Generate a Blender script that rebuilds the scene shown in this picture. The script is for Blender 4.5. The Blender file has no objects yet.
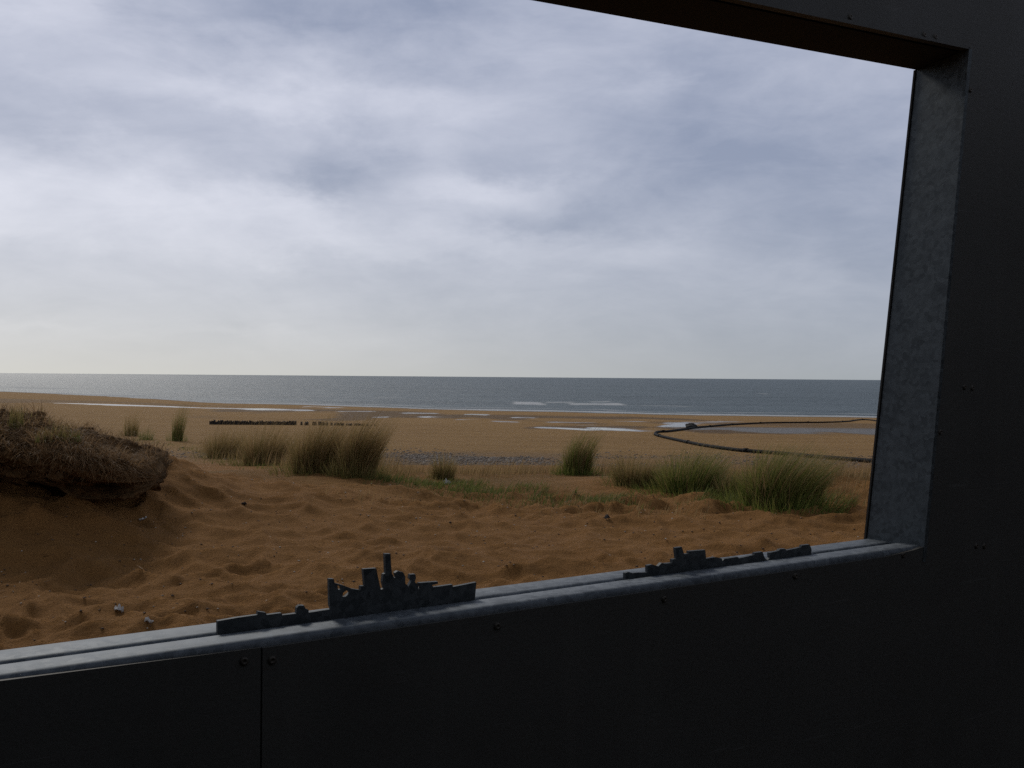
import bpy, math, random
import numpy as np
from mathutils import Vector, Matrix
from mathutils.geometry import tessellate_polygon

R = math.radians
rng = np.random.default_rng(7)
random.seed(7)
sc = bpy.context.scene
col = sc.collection

# ------------------------------------------------------------------ camera
EYE = 4.6                       # sea level is z = 0
F = 1000.0                      # focal length in pixels of the 1024 wide frame
ROLL = math.atan(7 / 885.0)
PITCH = math.atan(7 / F)
fwd = Vector((0, math.cos(PITCH), -math.sin(PITCH)))
U0 = Vector((0, math.sin(PITCH), math.cos(PITCH)))
X0 = Vector((1, 0, 0))
rgt = X0 * math.cos(ROLL) + U0 * math.sin(ROLL)
upv = -X0 * math.sin(ROLL) + U0 * math.cos(ROLL)
O = Vector((0, 0, EYE))
cam = bpy.data.cameras.new('camera')
cam.sensor_width = 36
cam.lens = 36 * F / 1024
cam.clip_start = 0.02
cam.clip_end = 60000
camo = bpy.data.objects.new('camera', cam)
col.objects.link(camo)
m = Matrix((rgt, upv, -fwd)).transposed().to_4x4()
m.translation = O
camo.matrix_world = m
sc.camera = camo


def ray(px, py):
    d = fwd + rgt * ((px - 512) / F) - upv * ((py - 384) / F)
    return d / d.y                      # unit step in Y


# ------------------------------------------------------------------ node helper
class E:
    """a float socket with arithmetic"""
    nt = None

    def __init__(s, sock):
        s.s = sock

    @staticmethod
    def op(o, *a):
        n = E.nt.nodes.new('ShaderNodeMath')
        n.operation = o
        for i, v in enumerate(a):
            if isinstance(v, E):
                E.nt.links.new(v.s, n.inputs[i])
            else:
                n.inputs[i].default_value = v
        return E(n.outputs[0])

    def __add__(s, o): return E.op('ADD', s, o)
    __radd__ = __add__
    def __sub__(s, o): return E.op('SUBTRACT', s, o)
    def __rsub__(s, o): return E.op('SUBTRACT', o, s)
    def __mul__(s, o): return E.op('MULTIPLY', s, o)
    __rmul__ = __mul__
    def __truediv__(s, o): return E.op('DIVIDE', s, o)
    def clamp(s): return E.op('MINIMUM', E.op('MAXIMUM', s, 0.0), 1.0)


def smooth(e, a, b):
    n = E.nt.nodes.new('ShaderNodeMapRange')
    n.interpolation_type = 'SMOOTHSTEP'
    E.nt.links.new(e.s, n.inputs[0])
    n.inputs[1].default_value = a
    n.inputs[2].default_value = b
    return E(n.outputs[0])


def noise(vec, scale, detail=4, rough=0.55, dist=0.0):
    n = E.nt.nodes.new('ShaderNodeTexNoise')
    n.inputs['Scale'].default_value = scale
    n.inputs['Detail'].default_value = detail
    n.inputs['Roughness'].default_value = rough
    n.inputs['Distortion'].default_value = dist
    if vec is not None:
        E.nt.links.new(vec, n.inputs['Vector'])
    return E(n.outputs[0])


def mixc(f, a, b):
    n = E.nt.nodes.new('ShaderNodeMix')
    n.data_type = 'RGBA'
    for i, v in ((0, f), (6, a), (7, b)):
        if isinstance(v, E):
            E.nt.links.new(v.s, n.inputs[i])
        elif hasattr(v, 'is_output'):
            E.nt.links.new(v, n.inputs[i])
        elif i == 0:
            n.inputs[i].default_value = v
        else:
            n.inputs[i].default_value = (*v, 1)
    return n.outputs[2]


def attr(name):
    n = E.nt.nodes.new('ShaderNodeAttribute')
    n.attribute_name = name
    return E(n.outputs['Fac'])


def scalevec(vec, s):
    n = E.nt.nodes.new('ShaderNodeMapping')
    n.inputs['Scale'].default_value = s
    E.nt.links.new(vec, n.inputs['Vector'])
    return n.outputs[0]


def new_mat(name):
    mt = bpy.data.materials.new(name)
    mt.use_nodes = True
    nt = mt.node_tree
    E.nt = nt
    b = nt.nodes['Principled BSDF']
    geo = nt.nodes.new('ShaderNodeNewGeometry')
    return mt, nt, b, geo.outputs['Position'], geo


def put(sock, v):
    if isinstance(v, E):
        E.nt.links.new(v.s, sock)
    elif hasattr(v, 'is_output'):
        E.nt.links.new(v, sock)
    elif isinstance(v, tuple):
        sock.default_value = (*v, 1)
    else:
        sock.default_value = v


def bump(b, h, strength=0.5, dist=0.01):
    n = E.nt.nodes.new('ShaderNodeBump')
    n.inputs['Strength'].default_value = strength
    n.inputs['Distance'].default_value = dist
    E.nt.links.new(h.s, n.inputs['Height'])
    E.nt.links.new(n.outputs[0], b.inputs['Normal'])


# ------------------------------------------------------------------ world
SUN_EL, SUN_AZ = R(38), R(-29)          # ahead and to the left, behind cloud
w = bpy.data.worlds.new('World')
sc.world = w
w.use_nodes = True
nt = w.node_tree
E.nt = nt
bg = nt.nodes['Background']
STR = 0.1
bg.inputs['Strength'].default_value = STR
sky = nt.nodes.new('ShaderNodeTexSky')
sky.sky_type = 'NISHITA'
sky.sun_disc = False
sky.sun_elevation = SUN_EL
sky.sun_rotation = SUN_AZ
tc = nt.nodes.new('ShaderNodeTexCoord')
sep = nt.nodes.new('ShaderNodeSeparateXYZ')
nt.links.new(tc.outputs['Generated'], sep.inputs[0])
dx, dy, dz = (E(o) for o in sep.outputs)
zc = E.op('MAXIMUM', dz, 0.0) + 0.10
comb = nt.nodes.new('ShaderNodeCombineXYZ')
put(comb.inputs[0], dx / zc)
put(comb.inputs[1], dy / zc)
P = comb.outputs[0]
comb3 = nt.nodes.new('ShaderNodeCombineXYZ')
put(comb3.inputs[0], E.op('ARCTAN2', dx, dy))
put(comb3.inputs[1], E.op('ARCSINE', dz) * 1.9)
P3 = comb3.outputs[0]
wn = noise(P3, 5.0, 6, 0.6)
wn2 = noise(P3, 9.0, 7, 0.62)
az = E.op('ARCTAN2', dx, dy) * 1000 + (wn2 - 0.5) * 150 + (wn - 0.5) * 90
el = E.op('ARCSINE', dz) * 1000 + (wn - 0.5) * 70 + (wn2 - 0.5) * 60


def blob(px, py, sx, sy, amp):
    a0 = math.atan((px - 512) / 1000) * 1000
    e0 = 377 - py
    u = (az - a0) / sx
    v = (el - e0) / sy
    return E.op('EXPONENT', (u * u + v * v) * -1.0) * amp


comb2 = nt.nodes.new('ShaderNodeCombineXYZ')
zc2 = E.op('MAXIMUM', dz, 0.0) + 0.30
put(comb2.inputs[0], dx / zc2)
put(comb2.inputs[1], dy / zc2)
P2 = comb2.outputs[0]
n1 = smooth(noise(P3, 4.2, 8, 0.58, 0.4), .28, .74)
n2 = noise(scalevec(P3, (0.8, 1.3, 1)), 11.0, 8, 0.62, 0.5)
n3 = noise(scalevec(P2, (0.7, 1.5, 1)), 3.4, 8, 0.62, 0.3)
c = 0.40 + (n1 - 0.5) * 0.28 + (n2 - 0.5) * 0.38 + (n3 - 0.5) * 0.18
for b in [
    (20, 205, 190, 46, .27), (230, 216, 110, 20, .26), (120, 260, 260, 34, .16),
    (465, 196, 95, 18, .30), (400, 246, 170, 26, .20),
    (345, 186, 52, 30, -.28), (555, 222, 70, 20, -.26), (650, 172, 180, 24, -.12),
    (633, 105, 50, 16, .14), (690, 80, 90, 22, -.06), (300, 112, 170, 18, .24),
    (290, 40, 170, 34, -.27), (450, 18, 200, 28, -.22), (700, 120, 120, 30, -.10), (30, 52, 70, 40, .24), (50, 150, 130, 20, -.16),
    (300, 272, 260, 14, -.12), (240, 336, 130, 7, .12), (40, 326, 60, 5, .14), (900, 190, 330, 260, -.22), (640, 260, 120, 24, .10)]:
    c = c + blob(*b)
c = c.clamp()
cl = mixc(c, (.270, .315, .440), (.82, .835, .94))
# pale band low over the sea, dimmer to the right
hz = E.op('EXPONENT', E.op('ARCSINE', E.op('MAXIMUM', dz, 0.0)) * -11.0)
azr = E.op('ARCTAN2', dx, dy)
rt = smooth(azr, -0.6, 0.55)
hcol = mixc(rt, (.645, .648, .605), (.325, .362, .392))
cl = mixc((hz * 0.9).clamp(), cl, hcol)
# unseen cloud deck overhead and behind, darkened to dim the light on the ground
deck = smooth(dz, 0.34, 0.75)
cl = mixc(deck * 0.92, cl, (.12, .135, .165))
back = smooth(dy * -1.0, -0.25, 0.5)
cl = mixc(back * 0.6, cl, (.17, .185, .215))
vm = nt.nodes.new('ShaderNodeVectorMath')
vm.operation = 'SCALE'
nt.links.new(cl, vm.inputs[0])
vm.inputs['Scale'].default_value = 1 / STR
fin = mixc(0.96, sky.outputs[0], vm.outputs[0])
nt.links.new(fin, bg.inputs['Color'])

sl = bpy.data.lights.new('sun', 'SUN')
sl.energy = 1.4
sl.angle = R(13)
sl.color = (1, .94, .85)
so = bpy.data.objects.new('sun', sl)
col.objects.link(so)
sd = Vector((math.sin(SUN_AZ) * math.cos(SUN_EL), math.cos(SUN_AZ) * math.cos(SUN_EL), math.sin(SUN_EL)))
so.rotation_euler = (-sd).to_track_quat('-Z', 'Y').to_euler()
so.location = (0, 0, 30)
sc.view_settings.view_transform = 'Standard'
sc.view_settings.look = 'None'
sc.view_settings.exposure = 0
sc.view_settings.gamma = 1


# ------------------------------------------------------------------ numpy noise
def _hash(ix, iy, k):
    h = (ix.astype(np.int64) * 374761393 + iy.astype(np.int64) * 668265263 + k * 974711) & 0x7fffffff
    h = ((h ^ (h >> 13)) * 1274126177) & 0x7fffffff
    h = h ^ (h >> 16)
    return (h & 0xffff) / 65535.0


def vnoise(x, y, k=0):
    ix, iy = np.floor(x), np.floor(y)
    fx, fy = x - ix, y - iy
    fx, fy = fx ** 3 * (fx * (fx * 6 - 15) + 10), fy ** 3 * (fy * (fy * 6 - 15) + 10)
    a, b = _hash(ix, iy, k), _hash(ix + 1, iy, k)
    c_, d = _hash(ix, iy + 1, k), _hash(ix + 1, iy + 1, k)
    return (a * (1 - fx) + b * fx) * (1 - fy) + (c_ * (1 - fx) + d * fx) * fy - 0.5


def fbm(x, y, k=0, o=4):
    s, a = 0, 1.0
    for i in range(o):
        s = s + a * vnoise(x, y, k + i)
        x, y, a = x * 2.03 + 5.1, y * 2.03 + 1.7, a * 0.5
    return s


def worley(x, y, k=0):
    ix, iy = np.floor(x), np.floor(y)
    f = np.full(np.shape(x), 9.0)
    for i in (-1, 0, 1):
        for j in (-1, 0, 1):
            cx, cy = ix + i, iy + j
            px = cx + _hash(cx, cy, k)
            py = cy + _hash(cx, cy, k + 1)
            d = (px - x) ** 2 + (py - y) ** 2
            f = np.minimum(f, d)
    return f


def sstep(v, a, b):
    t = np.clip((v - a) / (b - a), 0, 1)
    return t * t * (3 - 2 * t)


# ------------------------------------------------------------------ terrain
SH_A = np.array([-.80, -.512, -.312, -.072, .188, .368, .8])
SH_D = np.array([330., 248., 166., 139., 124., 121., 112.])


def dshore(x, y):
    a = x / np.maximum(y, 1)
    return np.interp(a, SH_A, SH_D) + 3 * fbm(a * 9, a * 0 + .5, 91, 3)


def ground_z(x, y):
    x, y = np.asarray(x, float), np.asarray(y, float)
    ds = dshore(x, y)
    prof = np.interp(y, [-50, 4, 11, 15, 17.5, 21, 26, 32], [2.70, 2.80, 2.80, 2.88, 2.86, 2.62, 2.30, 2.10])
    q = np.clip((y - 32) / (ds - 32), 0, 50)
    beach = 2.1 * (1 - q)
    beach = np.where(q > 1, -0.025 * (y - ds), beach)
    z = np.where(y < 32, prof, beach)
    z = np.maximum(z, -6)
    near = 1 - sstep(y, 17, 30)
    z = z + near * (0.22 * fbm(x * .22, y * .22, 3, 3))
    z = z + near * .05 * fbm(x * .9, y * 1.4, 13, 2)
    # trampled dry sand: shallow pockets with soft ridges between
    wx = x + .28 * fbm(x * 1.3, y * 1.3, 21, 2)
    wy = y + .28 * fbm(x * 1.3, y * 1.3, 31, 2)
    f1 = worley(wx * 2.0 + .35 * wy, wy * 2.5, 41)
    f2 = worley(wx * 3.9, wy * 4.6 + .4 * wx, 51)
    tr = (1 - sstep(y, 13.5, 17.5)) * (.55 + .9 * np.clip(vnoise(x * .35, y * .35, 61) + .5, 0, 1))
    z = z + tr * (.172 * np.minimum(f1, .8) + .062 * np.minimum(f2, .8) - .07 + .032 * fbm(x * 5, y * 6, 71, 4))
    # bank that carries the eroded hummock, left
    z = z + .85 * np.exp(-(((x + 7.0) / 2.5) ** 2 + ((y - 12.9) / 1.9) ** 2))
    z = z + .30 * np.exp(-(((x + 4.75) / .7) ** 2 + ((y - 10.6) / .8) ** 2))
    z = z + .58 * np.exp(-(((x + 6.4) / 1.3) ** 2 + ((y - 10.5) / 1.05) ** 2))
    z = z + .32 * np.exp(-(((x + 4.6) / .85) ** 2 + ((y - 12.5) / 1.0) ** 2))
    # crest humps between the tufts
    for hx, hy, h, s in ((1.75, 16.6, .10, .8), (4.6, 15.8, .16, 1.3), (-3.2, 17.5, .10, 1.6), (6.3, 14.3, .12, 1.1)):
        z = z + h * np.exp(-(((x - hx) / s) ** 2 + ((y - hy) / (s * .7)) ** 2))
    return z


def at(px, py, ymax=400):
    """where the line of sight through that spot meets the ground"""
    d = ray(px, py)
    ys = np.geomspace(4, ymax, 6000)
    zs = EYE + d.z * ys
    g = ground_z(d.x * ys, ys)
    k = np.argmax(zs <= g)
    y = ys[k] if (zs <= g).any() else ymax
    return Vector((d.x * y, y, float(ground_z(d.x * y, y))))


def link(name, mesh, mat=None, parent=None):
    o = bpy.data.objects.new(name, mesh)
    col.objects.link(o)
    if mat:
        mesh.materials.append(mat)
    if parent:
        o.parent = parent
    return o


def tag(o, label=None, cat=None, group=None, kind=None):
    if label: o['label'] = label
    if cat: o['category'] = cat
    if group: o['group'] = group
    if kind: o['kind'] = kind
    return o


def empty(name, loc):
    o = bpy.data.objects.new(name, None)
    o.empty_display_size = .1
    o.location = loc
    col.objects.link(o)
    return o


def grid_mesh(name, V, nr, nc, smooth_=True, wrap=False):
    idx = np.arange(nr * nc).reshape(nr, nc)
    if wrap:
        idx = np.concatenate([idx, idx[:, :1]], 1)
    q = np.stack([idx[:-1, :-1], idx[:-1, 1:], idx[1:, 1:], idx[1:, :-1]], -1).reshape(-1, 4)
    return quads(name, V, q, smooth_)


def quads(name, V, q, smooth_=True):
    me = bpy.data.meshes.new(name)
    me.vertices.add(len(V))
    me.vertices.foreach_set('co', np.asarray(V, np.float32).ravel())
    n = len(q)
    k = q.shape[1]
    me.loops.add(n * k)
    me.loops.foreach_set('vertex_index', q.astype(np.int32).ravel())
    me.polygons.add(n)
    me.polygons.foreach_set('loop_start', np.arange(0, n * k, k, dtype=np.int32))
    me.polygons.foreach_set('loop_total', np.full(n, k, np.int32))
    me.update(calc_edges=True)
    me.polygons.foreach_set('use_smooth', np.full(n, smooth_))
    me.validate()
    return me


def fattr(me, name, v):
    a = me.attributes.new(name, 'FLOAT', 'POINT')
    a.data.foreach_set('value', np.asarray(v, np.float32))


# strokes of standing water and wet sand: two ends on the beach, half width, strength
def strokes(x, y, lst, k):
    out = np.zeros_like(x)
    for (ax, ay, bx, by, hw, s) in lst:
        A, B = at(ax, ay), at(bx, by)
        t = np.clip((x - A.x) / (B.x - A.x + 1e-6), -1, 2)
        yl = A.y + (B.y - A.y) * t
        wob = fbm(x * .16, y * .07, k, 5)
        ww = (A.y + (B.y - A.y) * np.clip(t, 0, 1)) ** 2 / (F * 2.6) * hw
        e = np.minimum(t, 1 - t)
        tp = np.sqrt(np.clip(e * 5, .02, 1))
        dd = np.abs(y - yl + ww * 1.5 * wob) / (ww * tp)
        v = sstep(1.25 - dd + 1.1 * wob, 0, .7) * sstep(e + .10 * wob, -.02, .06)
        out = np.maximum(out, v * s)
    return out


th = np.concatenate([np.linspace(-math.pi, -.80, 50)[:-1], np.arange(-.80, .80, .0026), np.linspace(.80, math.pi, 50)[:-1]])
rr = np.concatenate([np.geomspace(.6, 4.5, 12)[:-1], np.geomspace(4.5, 24, 380)[:-1], np.geomspace(24, 300, 300)[:-1],
                     np.geomspace(300, 30000, 24)])
TH, RR = np.meshgrid(th, rr)
GX, GY = RR * np.sin(TH), RR * np.cos(TH)
GZ = ground_z(GX, GY)
V = np.stack([GX, GY, GZ], -1).reshape(-1, 3)
gm = grid_mesh('ground', V, len(rr), len(th), wrap=True)
gx, gy, gz = GX.ravel(), GY.ravel(), GZ.ravel()
fz = (gy > 24) & (np.abs(gx) < gy)
pool = np.zeros(len(gx)); wet = np.zeros(len(gx))
pool[fz] = strokes(gx[fz], gy[fz], [
    (60, 403, 262, 409, .5, .9), (236, 408.5, 316, 410.5, 1.0, 1), (335, 411.5, 376, 411.5, .6, .8), (374, 417, 390, 417, .7, .9),
    (463, 414.5, 490, 415, 1.0, 1), (510, 417.5, 536, 417.8, .8, .9), (455, 419.6, 480, 419.3, .5, .7), (533, 427, 600, 429.8, 1.0, 1),
    (585, 428, 655, 430.0, 1.5, 1), (576, 425.5, 600, 425.5, .6, .8),
    (300, 406.5, 345, 408, .6, .8), (400, 413, 440, 413.6, .7, .8), (420, 416.5, 452, 417, .6, .8), (490, 421, 520, 422, .6, .7), (545, 422, 600, 423, .6, .7), (610, 421, 650, 422, .6, .8),
    (656, 427, 700, 421.8, 1.2, .9), (660, 423.5, 745, 421.5, .9, .9)], 7)
wet[fz] = strokes(gx[fz], gy[fz], [
    (-200, 396, 260, 408, 2.0, .45), (230, 409, 450, 415.0, 3.6, .75), (400, 415.5, 700, 419.5, 3.4, .75), (520, 428.5, 660, 428, 4, .7),
    (640, 429, 1100, 434, 6.0, .8), (620, 423, 1100, 427, 3, .55)], 17)
pool *= np.clip(.55 + 1.9 * (fbm(gx * .35, gy * .09, 37, 4) + .30), 0, 1)
wet[fz] = np.maximum(wet[fz], .9 * sstep(gy[fz] / dshore(gx[fz], gy[fz]), .955, 1.0))
slick = np.zeros(len(gx))
slick[fz] = strokes(gx[fz], gy[fz], [(672, 430, 1100, 433.5, 6.0, 1)], 27)
bandn = fbm(gx * .25, gy * .25, 5, 4)
shing = sstep(1 - np.abs(gy - 29 + 2.0 * bandn) / 5.5, 0, .5) * np.clip(.75 + 1.1 * bandn, 0, 1) * (np.abs(gx) < gy) * np.clip(.25 + .9 * np.exp(-((gx / np.maximum(gy, 1) + .10) / .13) ** 2) + .5 * fbm(gx * .12, gy * .2, 15, 3), 0, 1)
green = sstep(1 - np.abs(gy - 18.5) / 4.6, 0, .7) * np.clip(.32 + 1.1 * fbm(gx * .5, gy * .6, 77, 4), 0, 1)
for nme, v in (('pool', pool), ('wet', wet), ('slick', slick), ('shingle', shing), ('green', green), ('beach', sstep(gy, 22, 34))):
    fattr(gm, nme, v)

mt, nt, b, pos, geo = new_mat('sand')
n_big = noise(pos, .55, 5)
n_mid = noise(pos, 5, 5, .6)
n_fin = noise(pos, 90, 3, .7)
streak = noise(scalevec(pos, (.25, 1.6, 1)), .5, 5, .6)
dry = mixc((n_mid * .6 + n_big * .8 - .2).clamp(), (.250, .120, .037), (.450, .228, .077))
spk = noise(scalevec(pos, (.6, 1, 1)), 2.2, 6, .75)
far = mixc((streak * 1.5 + spk * 1.3 - .95).clamp(), (.290, .165, .060), (.440, .270, .108))
cdry = mixc(attr('beach'), dry, far)
stone = noise(scalevec(pos, (1, .6, 1)), 7, 4, .75)
peb = mixc((stone * 2.2 - .65).clamp(), (.085, .066, .050), (.27, .215, .165))
cdry = mixc(attr('shingle') * .85, cdry, peb)
cdry = mixc(attr('green') * .42, cdry, (.075, .085, .028))
cwet = mixc((streak * 1.4 + spk * 1.6 - 1.05).clamp(), (.070, .046, .027), (.145, .092, .050))
wt = attr('wet')
pl = attr('pool')
sk = attr('slick')
cc = mixc(wt, cdry, cwet)
cc = mixc(sk, cc, (.13, .12, .11))
cc = mixc(pl, cc, (.10, .10, .10))
grit = noise(pos, 42, 4, .8)
cc = mixc((n_fin * 1.6 + grit * 1.5 - 1.25).clamp(), cc, mixc(.5, cc, (.045, .022, .009)))
cc = mixc((grit * 3.2 - 1.95).clamp() * .5, cc, (.40, .25, .11))
put(b.inputs['Base Color'], cc)
rough = E.op('MAXIMUM', E.op('MULTIPLY', wt, -.25) + .95 - pl * .85 - sk * .22, .06)
put(b.inputs['Roughness'], rough)
put(b.inputs['Specular IOR Level'], (.12 - wt * .06 + pl * .8 + sk * .2).clamp())
bump(b, (noise(pos, 14, 5, .7) * 1.0 + n_fin * .5 + grit * .8) * (1.0 - pl), 1.0, .04)
sand = mt
ground = link('ground', gm, sand)
tag(ground, kind='structure')

# ------------------------------------------------------------------ sea
ths = np.arange(-1.1, 1.1, .004)
rs = np.concatenate([np.geomspace(95, 700, 420)[:-1], np.geomspace(700, 40000, 60)])
TS, RS = np.meshgrid(ths, rs)
SX, SY = RS * np.sin(TS), RS * np.cos(TS)
sx_, sy_ = SX * .8 - SY * .25, SY
fade = 1 - sstep(RS, 350, 900)
swell = fbm(SX * .018 + SY * .012, SY * .075, 101, 4)
ripple = fbm(SX * .09, SY * .35, 111, 3)
SZ = fade * (.16 * swell + .07 * ripple)
# one line of breakers in the shallows
sm = grid_mesh('sea', np.stack([SX, SY, SZ], -1).reshape(-1, 3), len(rs), len(ths))
foam = np.zeros(SX.size)
fx_, fy_ = SX.ravel(), SY.ravel()


def seapt(px, py):
    d = ray(px, py)
    y = -EYE / d.z
    return d.x * y, y


for (ax, ay, bx, by, wd, s) in ((512, 402.6, 545, 403.8, 2.6, 1), (545, 402.5, 575, 402.2, 1.6, .6), (568, 404, 625, 404.2, 2.2, .95), (590, 402, 612, 401.6, 1.6, .6),
                                (372, 398, 400, 398, 1.4, .45), (30, 393.0, 140, 397, 3, .5), (0, 387, 60, 389, 2.5, .3), (640, 405.5, 690, 406.5, 1.4, .35),
                                (280, 396, 330, 396.6, 1.4, .35), (762, 394, 767, 394, 3.0, .9)):
    (x1, y1), (x2, y2) = seapt(ax, ay), seapt(bx, by)
    t = (fx_ - x1) / (x2 - x1)
    wob = fbm(fx_ * .15, fy_ * .2, 121, 3)
    dd = np.abs(fy_ - (y1 + (y2 - y1) * t) + 5 * wob) / (wd * 3)
    e = np.minimum(t, 1 - t)
    foam = np.maximum(foam, s * sstep(1.2 - dd, 0, .6) * sstep(e, -.03, .08))
dsx = dshore(fx_, fy_)
edge = fy_ - dsx
wob = fbm(fx_ * .10, fy_ * .05, 131, 4)
foam = np.maximum(foam, .95 * sstep(1.3 - np.abs(edge - 2 + 3 * wob) / 3.2, 0, .7))
foam = np.maximum(foam, .55 * sstep(1.0 - np.abs(edge - 12 + 7 * wob) / 2.2, 0, .6) * np.clip(.5 + 2 * fbm(fx_ * .03, fy_ * .01, 141, 2), 0, 1))
fattr(sm, 'foam', foam)
mt, nt, b, pos, geo = new_mat('sea_water')
sv = scalevec(pos, (.16, .55, 1))
wv = noise(sv, 1.0, 6, .62, .3)
wv2 = noise(scalevec(pos, (.012, .05, 1)), 1.0, 4, .6)
fm = attr('foam')
wc = mixc((wv2 * 1.9 + wv * .9 - .95).clamp(), (.055, .082, .094), (.118, .158, .174))
put(b.inputs['Base Color'], mixc(fm * .72, wc, (.66, .67, .68)))
put(b.inputs['Roughness'], .46 + fm * .4)
b.inputs['IOR'].default_value = 1.33
b.inputs['Specular IOR Level'].default_value = .34
bump(b, wv + wv2 * .8, .9, 1.2)
sea = link('sea', sm, mt)
tag(sea, kind='structure')

# ------------------------------------------------------------------ plants
def blade_mat(name, lo, hi, tip):
    mt, nt, b, pos, geo = new_mat(name)
    rnd = E(geo.outputs['Random Per Island'])
    base = mixc(rnd, lo, hi)
    put(b.inputs['Base Color'], mixc((attr('along') * (.15 + rnd * 1.0)).clamp(), base, tip))
    b.inputs['Roughness'].default_value = .65
    b.inputs['Specular IOR Level'].default_value = .2
    tr = nt.nodes.new('ShaderNodeBsdfTranslucent')
    nt.links.new(b.inputs['Base Color'].links[0].from_socket, tr.inputs['Color'])
    mx = nt.nodes.new('ShaderNodeMixShader')
    mx.inputs[0].default_value = .4
    nt.links.new(b.outputs[0], mx.inputs[1])
    nt.links.new(tr.outputs[0], mx.inputs[2])
    nt.links.new(mx.outputs[0], nt.nodes['Material Output'].inputs[0])
    return mt


M_green = blade_mat('marram_green', (.050, .098, .015), (.150, .215, .038), (.33, .28, .09))
M_olive = blade_mat('marram_olive', (.075, .090, .020), (.22, .20, .060), (.44, .31, .13))
M_straw = blade_mat('marram_straw', (.17, .120, .050), (.40, .27, .12), (.46, .32, .16))
M_low = blade_mat('short_grass', (.075, .100, .022), (.15, .175, .045), (.22, .22, .07))
M_dead = blade_mat('dead_fibre', (.10, .060, .030), (.36, .23, .12), (.34, .22, .11))


def blades(pts, hts, dirs, leans, widths, seg=4, droop=.5):
    """curved tapered leaves: base points, lengths, bending direction, how far they bend"""
    n = len(pts)
    t = np.linspace(0, 1, seg + 1)
    ang = leans[:, None] * (.25 + droop * t[None, :] * 1.8)
    st = hts[:, None] / seg
    hor = np.concatenate([np.zeros((n, 1)), np.cumsum(np.sin(ang[:, :-1]) * st, 1)], 1)
    ver = np.concatenate([np.zeros((n, 1)), np.cumsum(np.cos(ang[:, :-1]) * st, 1)], 1)
    cx = pts[:, 0:1] + np.cos(dirs)[:, None] * hor
    cy = pts[:, 1:2] + np.sin(dirs)[:, None] * hor
    cz = pts[:, 2:3] + ver
    C = np.stack([cx, cy, cz], -1)
    fa = rng.uniform(0, math.pi, n)
    side = np.stack([np.cos(fa), np.sin(fa), np.zeros(n)], -1)[:, None, :]
    wd = (widths[:, None] * (1 - .92 * t[None, :] ** 1.3))[..., None]
    Vv = np.stack([C - side * wd, C + side * wd], 2).reshape(-1, 3)
    base = (np.arange(n) * (seg + 1) * 2)[:, None] + (np.arange(seg) * 2)[None, :]
    q = np.stack([base, base + 1, base + 3, base + 2], -1).reshape(-1, 4)
    al = np.repeat(np.tile(t, n), 2)
    return Vv, q, al


def blade_obj(name, mat, args, parent=None):
    Vv, q, al = blades(*args)
    me = quads(name, Vv, q, True)
    fattr(me, 'along', al)
    return link(name, me, mat, parent)


def tuft(px, py, hpx, wpx, n, mat, label, lean=.25, wind=.5, group='marram tufts along the dune edge', straw=0.25, spread=1.0):
    p = at(px, py)
    d = p.y
    h, rad = hpx * d / F, wpx * d / F / 2
    t = empty('marram_tuft', p)
    tag(t, label, 'grass tuft', group)

    def part(name, mt_, k, hs):
        sk_ = rng.random(k) < (.42 if name == 'leaves' else 0)
        r = rad * np.where(sk_, 1.05, .5) * np.sqrt(rng.random(k))
        a = rng.uniform(0, 2 * math.pi, k)
        bx, by = r * np.cos(a), .8 * r * np.sin(a)
        bz = ground_z(p.x + bx, p.y + by) - p.z - .03
        reach = 1.15 * bx * np.where(sk_, .6, 1) + rad * np.clip(rng.normal(0, .20, k), -.6, .6) * spread
        hh = h * hs * np.clip(rng.beta(2.0, 2.0, k) * 1.2, .12, 1.15) * np.exp(-.45 * (reach / rad) ** 2)
        hh = np.where(sk_, hh * .55 * (1.1 - .5 * r / rad), hh)
        wx = reach / np.maximum(hh, .05) * np.where(sk_, .5, 1) + wind * (hh / h)
        wy = (rng.normal(0, .15, k) * rad + by * .8) / h
        le = np.arctan(np.hypot(wx, wy)) * 1.2
        return blade_obj(name, mt_, (np.stack([bx, by, bz], -1), hh * 1.12, np.arctan2(wy, wx), le, rng.uniform(.0028, .0064, k), 5, .45), t)
    part('leaves', mat, n, 1.0)
    if straw > 0:
        part('dry_stalks', M_straw, int(n * straw), 1.12)
    return t


tuft(780, 500, 62, 140, 4200, M_green, 'largest marram tuft, green and leaning right, nearest the window jamb', .3, 1.0, straw=.22)
tuft(690, 488, 43, 112, 2900, M_green, 'broad dark green marram tuft just left of the largest one', .3, .6, straw=.12)
tuft(632, 484, 30, 74, 1200, M_olive, 'low sparse marram tuft between the upright round tuft and the broad dark one', .3, .2, straw=.3)
tuft(735, 493, 28, 70, 1200, M_green, 'low green marram tuft filling the gap between the broad dark tuft and the largest one', .3, .6, straw=.3)
tuft(657, 485, 22, 44, 600, M_green, 'small green marram tuft touching the left side of the broad dark one', .3, .5, straw=.3)
tuft(576, 474, 44, 50, 1300, M_green, 'upright rounded marram tuft alone in the middle of the dune edge', .3, .6, straw=.35, spread=1.7)
tuft(443, 479, 26, 40, 600, M_olive, 'small low marram tuft on the pebbles, alone right of the long strip', .3, .1, straw=.35)
tuft(357, 476, 58, 64, 1900, M_olive, 'tall dense marram tuft at the right end of the long grass strip', .25, .6, straw=.6)
tuft(316, 471, 52, 90, 1500, M_olive, 'yellowish marram tuft beside the tall dense one in the grass strip', .25, .6, straw=1.0)
tuft(268, 465, 40, 92, 1300, M_olive, 'pale thin marram tuft in the middle of the grass strip', .25, .5, straw=1.1)
tuft(226, 458, 32, 70, 900, M_olive, 'short wispy marram tuft at the left end of the grass strip', .25, .5, straw=1.0)
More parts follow.
